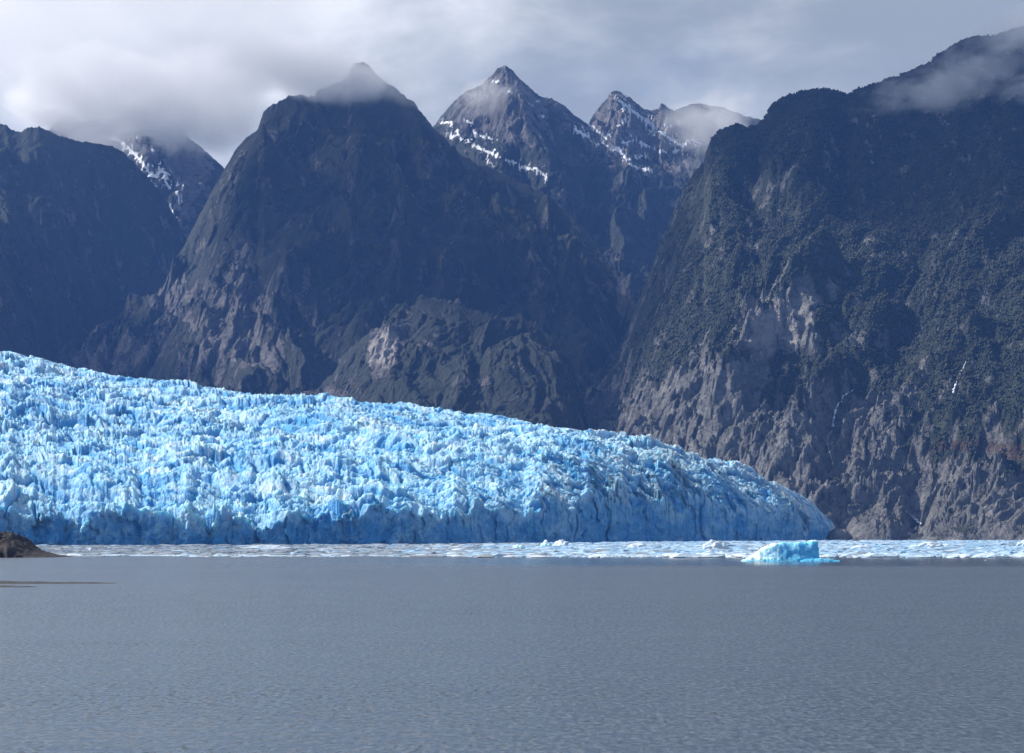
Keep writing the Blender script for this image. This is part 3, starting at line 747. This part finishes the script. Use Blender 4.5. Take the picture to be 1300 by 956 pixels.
# turquoise iceberg
def iceberg():
    Y0 = 770.0; X0 = (994-CX)/FOC*Y0; sc = Y0/FOC
    def top(u):    # height (m) of the back wall along its length, u in picture columns
        return interp([(946, 0.0), (950, .5), (956, 2.1), (964, 4.0), (974, 5.4), (984, 6.7), (996, 7.0), (1007, 6.6), (1016, 7.2), (1024, 6.8), (1031, 7.6), (1036, 7.9), (1038.5, 7.0), (1040, 3.0), (1041, 0.5)], u)
    nx, ny = 330, 170
    x = np.linspace(-15.5, 21.0, nx)[None]; y = np.linspace(-8.5, 9, ny)[:, None]
    X = x + y*0; Yl = y + x*0
    u = 994 + X/sc
    wob = fbm(X/4, Yl/4, 4, 7)
    wall = -0.6 + 1.3*fbm(X/9, X*0, 2, 13)                  # where the main wall stands
    lean = sstep(wall-1.6, wall+0.7, Yl + 0.35*wob)
    back = sstep(8.2, 5.0, Yl + wob)
    H = top(u + 2.0*wob)*lean*back
    # low apron of white lumps in front on the left, a thin foot on the right
    lump = 1.9*np.clip(1 - ((u-968)/25)**2, 0, 1)**0.5*sstep(-5.8, -3.8, Yl+wob)*(0.7+0.6*billow(X/2.6, Yl/2.6, 3, 23))
    foot = 1.15*np.clip(1 - ((u-1038)/24)**2, 0, 1)**0.5*sstep(-4.2, -2.6, Yl+wob)*sstep(3.5, 1.5, Yl)
    H = np.maximum(np.maximum(H, lump*back), foot)
    H += (fbm(X/1.9, Yl/1.9, 4, 27)*0.7 + ridged(X/3.4, Yl/3.4, 3, 29)*0.6)*np.where(H > 4.5, sstep(0.72, 0.98, lean), 0.35*sstep(0.2, 1.2, H))
    edge = sstep(-8.4, -6.5, Yl)*sstep(9, 7.5, Yl)
    Z = np.where(H > 0.05, H, -0.6)
    Z = np.maximum(Z*edge - 0.6*(1-edge), -0.6)
    white = 0.08 + 0.045*Z + 0.5*np.exp(-((lump-1.5)/0.9)**2)*(lump > 0.4) + 0.5*sstep(6.9, 8.1, Z + 0.5*wob) + 0.4*sstep(990, 955, u)
    Yl = Yl + (fbm(X/3.4, Z/3.2, 4, 33)*0.7 + billow(X/5.5, Z/5.0, 2, 35)*0.7)*sstep(0.3, 1.2, Z)*sstep(8.0, 6.0, Z)
    X = X + fbm(X/2.0, Z/1.5, 3, 37)*0.5*sstep(0.3, 1.2, Z)
    me_o = grid_mesh('iceberg', X, Yl, Z, M_BERG, {'white': white, 'dirt': Z*0})
    me_o.location = (X0, Y0, 0)
    tag(me_o, 'turquoise iceberg with steep wall floating in front of the brash ice', 'iceberg')
iceberg()

# ------------------------------------------------------------------ air: haze and mist
def haze():
    t = NT('haze_air')
    v = t.n('ShaderNodeVolumePrincipled')
    v.inputs['Color'].default_value = (0.16, 0.38, 1.0, 1)
    v.inputs['Density'].default_value = HAZE_D
    v.inputs['Anisotropy'].default_value = 0.0
    t.l(v.outputs[0], t.out.inputs['Volume'])
    x0, x1, y0, y1, z0, z1 = -10500, 10500, -1500, 13500, -8.0, 2180
    V = [(x, y, z) for z in (z0, z1) for y in (y0, y1) for x in (x0, x1)]
    Q = [(0, 2, 3, 1), (4, 5, 7, 6), (0, 1, 5, 4), (2, 6, 7, 3), (0, 4, 6, 2), (1, 3, 7, 5)]
    tag(link('haze', raw_mesh('haze', V, Q, t.m)), 'thin blue haze filling the air of the fjord', 'haze', kind='stuff')
HAZE_D = 0.000032
haze()

def cloud_mass(a, b, Y, rx, ry, rz, dens, label, thr=(0.42, 0.62), nscale=1.0, seed=0.0, tilt=0.0, con=1.0):
    t = NT('cloud_air'); oc = t.coord()
    geo = t.n('ShaderNodeNewGeometry').outputs['Position']
    ln = t.n('ShaderNodeVectorMath', operation='LENGTH'); t.l(oc, ln.inputs[0]); r = ln.outputs['Value']
    wp = t.mapping(geo, (1, 0.6, 1.6), (0, rad(-20), 0), loc=(seed*700, seed*300, 0))
    n = t.noise(wp, 0.0042/nscale, 6, 0.58, 0.4)
    n = t.math('ADD', t.math('MULTIPLY', t.math('SUBTRACT', n, 0.5), con), 0.5)
    f = t.math('SUBTRACT', n, t.math('MULTIPLY', t.math('POWER', r, 2.0), 0.5))
    d = t.math('MULTIPLY', t.ss(f, thr[0], thr[1]), dens)
    d = t.math('MULTIPLY', d, t.ss(t.math('SUBTRACT', 1.0, r), 0.0, 0.35))
    v = t.n('ShaderNodeVolumePrincipled')
    v.inputs['Color'].default_value = (0.995, 0.997, 1.0, 1)
    v.inputs['Anisotropy'].default_value = 0.2
    t.l(d, v.inputs['Density']); t.l(v.outputs[0], t.out.inputs['Volume'])
    V, Q = ico_sub(4)
    k = Y/FOC
    p = to_world(a, b, Y)
    o = link('cloud_bank', raw_mesh('cloud_bank', V, Q, t.m, True), p, 0, (rx*k, ry, rz*k))
    o.rotation_euler = (0, rad(tilt), 0)
    return tag(o, label, 'cloud_mass', 'banks of low cloud on the summits', 'stuff')
cloud_mass(140, 20, 6150, 360, 380, 165, 0.0022, 'thick white cloud bank hiding the top of the far left mountain', (0.02, 0.44), 1.0, 0.0, 3, 1.8)  # summit clouds, wrapped round the ridges inside the haze volume
cloud_mass(135, 122, 6650, 165, 360, 84, 0.013, 'ragged cloud drifting over the snow gully of the far left mountain', (0.12, 0.50), 0.6, 8.0, 10, 2.0)
cloud_mass(262, 132, 6600, 110, 300, 92, 0.0080, 'pale cloud filling the notch left of the broad massif', (0.06, 0.46), 1.0, 1.0, 0, 1.3)
cloud_mass(396, 86, 5950, 155, 240, 54, 0.0092, 'soft cloud cap lying on the summit of the broad massif', (0.08, 0.46), 0.8, 2.0, 10, 1.3)
cloud_mass(505, 118, 6050, 60, 110, 22, 0.004, 'thin veil of cloud trailing right from the massif summit', (0.16, 0.52), 0.6, 3.0, 14, 1.6)
cloud_mass(615, 125, 7250, 75, 120, 30, 0.004, 'faint cloud wisp crossing the face of the tallest pointed peak', (0.2, 0.62), 0.5, 4.0, -10, 2.0)
cloud_mass(905, 165, 7300, 85, 260, 62, 0.0042, 'grey cloud wisp between the snowy peak and the right-hand mountain', (0.14, 0.55), 0.7, 5.0, 0, 1.6)
cloud_mass(1250, 95, 4900, 200, 210, 84, 0.0044, 'thin ragged cloud drifting over the highest right-hand slope', (0.27, 0.68), 0.5, 6.0, -15, 2.3)
cloud_mass(1300, 48, 5300, 120, 240, 46, 0.0040, 'pale cloud swallowing the crest at the upper right corner', (0.12, 0.55), 0.6, 10.0, -12, 1.6)
cloud_mass(1140, 118, 4700, 90, 120, 30, 0.0034, 'small cloud shred below the crest of the right-hand mountain', (0.26, 0.68), 0.4, 7.0, -12, 2.3)

# unseen clouds added up-sun, out of frame, to keep the sun off the slopes
for lab, loc, sc in (('unseen cloud added to shade the upper right-hand mountain', (-850, 5100, 2480), (1150, 1050, 210)),
                     ('unseen cloud added to shade the broad middle massif', (-2250, 5250, 2480), (920, 900, 190)),
                     ('unseen cloud added far out to the left to shade the left ridge', (-3950, 5350, 2480), (950, 850, 210))):
    cl = cloud_mass(0, 0, 5900, 10, 10, 10, 0.009, lab, (0.06, 0.40), 2.0, 9.0)
    cl.name = 'shade_cloud'; cl.data.name = 'shade_cloud'; cl['category'] = 'cloud'; cl['group'] = 'unseen clouds added for shade'
    cl.location = loc; cl.scale = sc

# ------------------------------------------------------------------ sky, sun, camera
SUN_EL, SUN_AZ = 39.0, 86.0           # azimuth: degrees left of straight ahead
def world():
    w = bpy.data.worlds.new('World'); scene.world = w; w.use_nodes = True
    nt = w.node_tree; nt.nodes.clear()
    t = NT.__new__(NT); t.t = nt
    out = nt.nodes.new('ShaderNodeOutputWorld'); bg = nt.nodes.new('ShaderNodeBackground')
    sky = nt.nodes.new('ShaderNodeTexSky'); sky.sky_type = 'NISHITA'; sky.sun_disc = False
    sky.sun_elevation = rad(SUN_EL); sky.sun_rotation = rad(-SUN_AZ)
    sky.air_density = 1.0; sky.dust_density = 1.2; sky.ozone_density = 1.0
    g = nt.nodes.new('ShaderNodeTexCoord').outputs['Generated']
    vec = t.mapping(g, (1.0, 1.0, 1.9), loc=(0.37, 0.2, 0.11))
    n = t.noise(vec, 3.4, 7, 0.56, 0.35)
    n2 = t.noise(t.mapping(g, (1, 1, 2.2), loc=(2.1, .3, .4)), 7.5, 6, 0.55, 0.2)
    sp = nt.nodes.new('ShaderNodeSeparateXYZ'); nt.links.new(g, sp.inputs[0])
    lit = t.math('ADD', t.math('MULTIPLY', n2, 1.3), t.math('MULTIPLY', sp.outputs[0], -1.05))
    grey, white = (3.4, 3.7, 3.9), (9.8, 9.9, 9.8)
    cc = t.mix(t.ss(lit, 0.43, 1.02), grey, white)
    cover = t.math('MULTIPLY', t.ss(t.math('ADD', n, t.math('MULTIPLY', sp.outputs[1], 0.16)), 0.42, 0.60), 0.97)
    c = t.mix(cover, sky.outputs[0], cc)
    nt.links.new(c, bg.inputs[0]); bg.inputs[1].default_value = 0.1
    nt.links.new(bg.outputs[0], out.inputs[0])
world()

sun = bpy.data.lights.new('sun', 'SUN'); sun.energy = 5.0; sun.angle = rad(0.5); sun.color = (1.0, 0.95, 0.87)
so = bpy.data.objects.new('sun', sun); COL.objects.link(so)
from mathutils import Vector
sd = Vector((-math.sin(rad(SUN_AZ))*math.cos(rad(SUN_EL)), math.cos(rad(SUN_AZ))*math.cos(rad(SUN_EL)), math.sin(rad(SUN_EL))))
so.rotation_euler = sd.to_track_quat('Z', 'Y').to_euler()

cam = bpy.data.cameras.new('camera'); co = bpy.data.objects.new('camera', cam); COL.objects.link(co)
co.location = (0, 0, CAM_H); co.rotation_euler = (rad(90), 0, 0)
cam.sensor_width = 36; cam.lens = FOC/1300*36
cam.shift_y = (HY-478)/1300
cam.clip_start = 1; cam.clip_end = 60000
scene.camera = co

scene.view_settings.view_transform = 'Standard'; scene.view_settings.look = 'None'
scene.view_settings.exposure = 0.25; scene.view_settings.gamma = 1.0
scene.cycles.max_bounces = 20; scene.cycles.diffuse_bounces = 4; scene.cycles.glossy_bounces = 3; scene.cycles.volume_bounces = 16
scene.cycles.transparent_max_bounces = 8
scene.cycles.volume_step_rate = 0.35; scene.cycles.volume_max_steps = 256
scene.cycles.use_denoising = True
scene.cycles.sample_clamp_indirect = 4.0
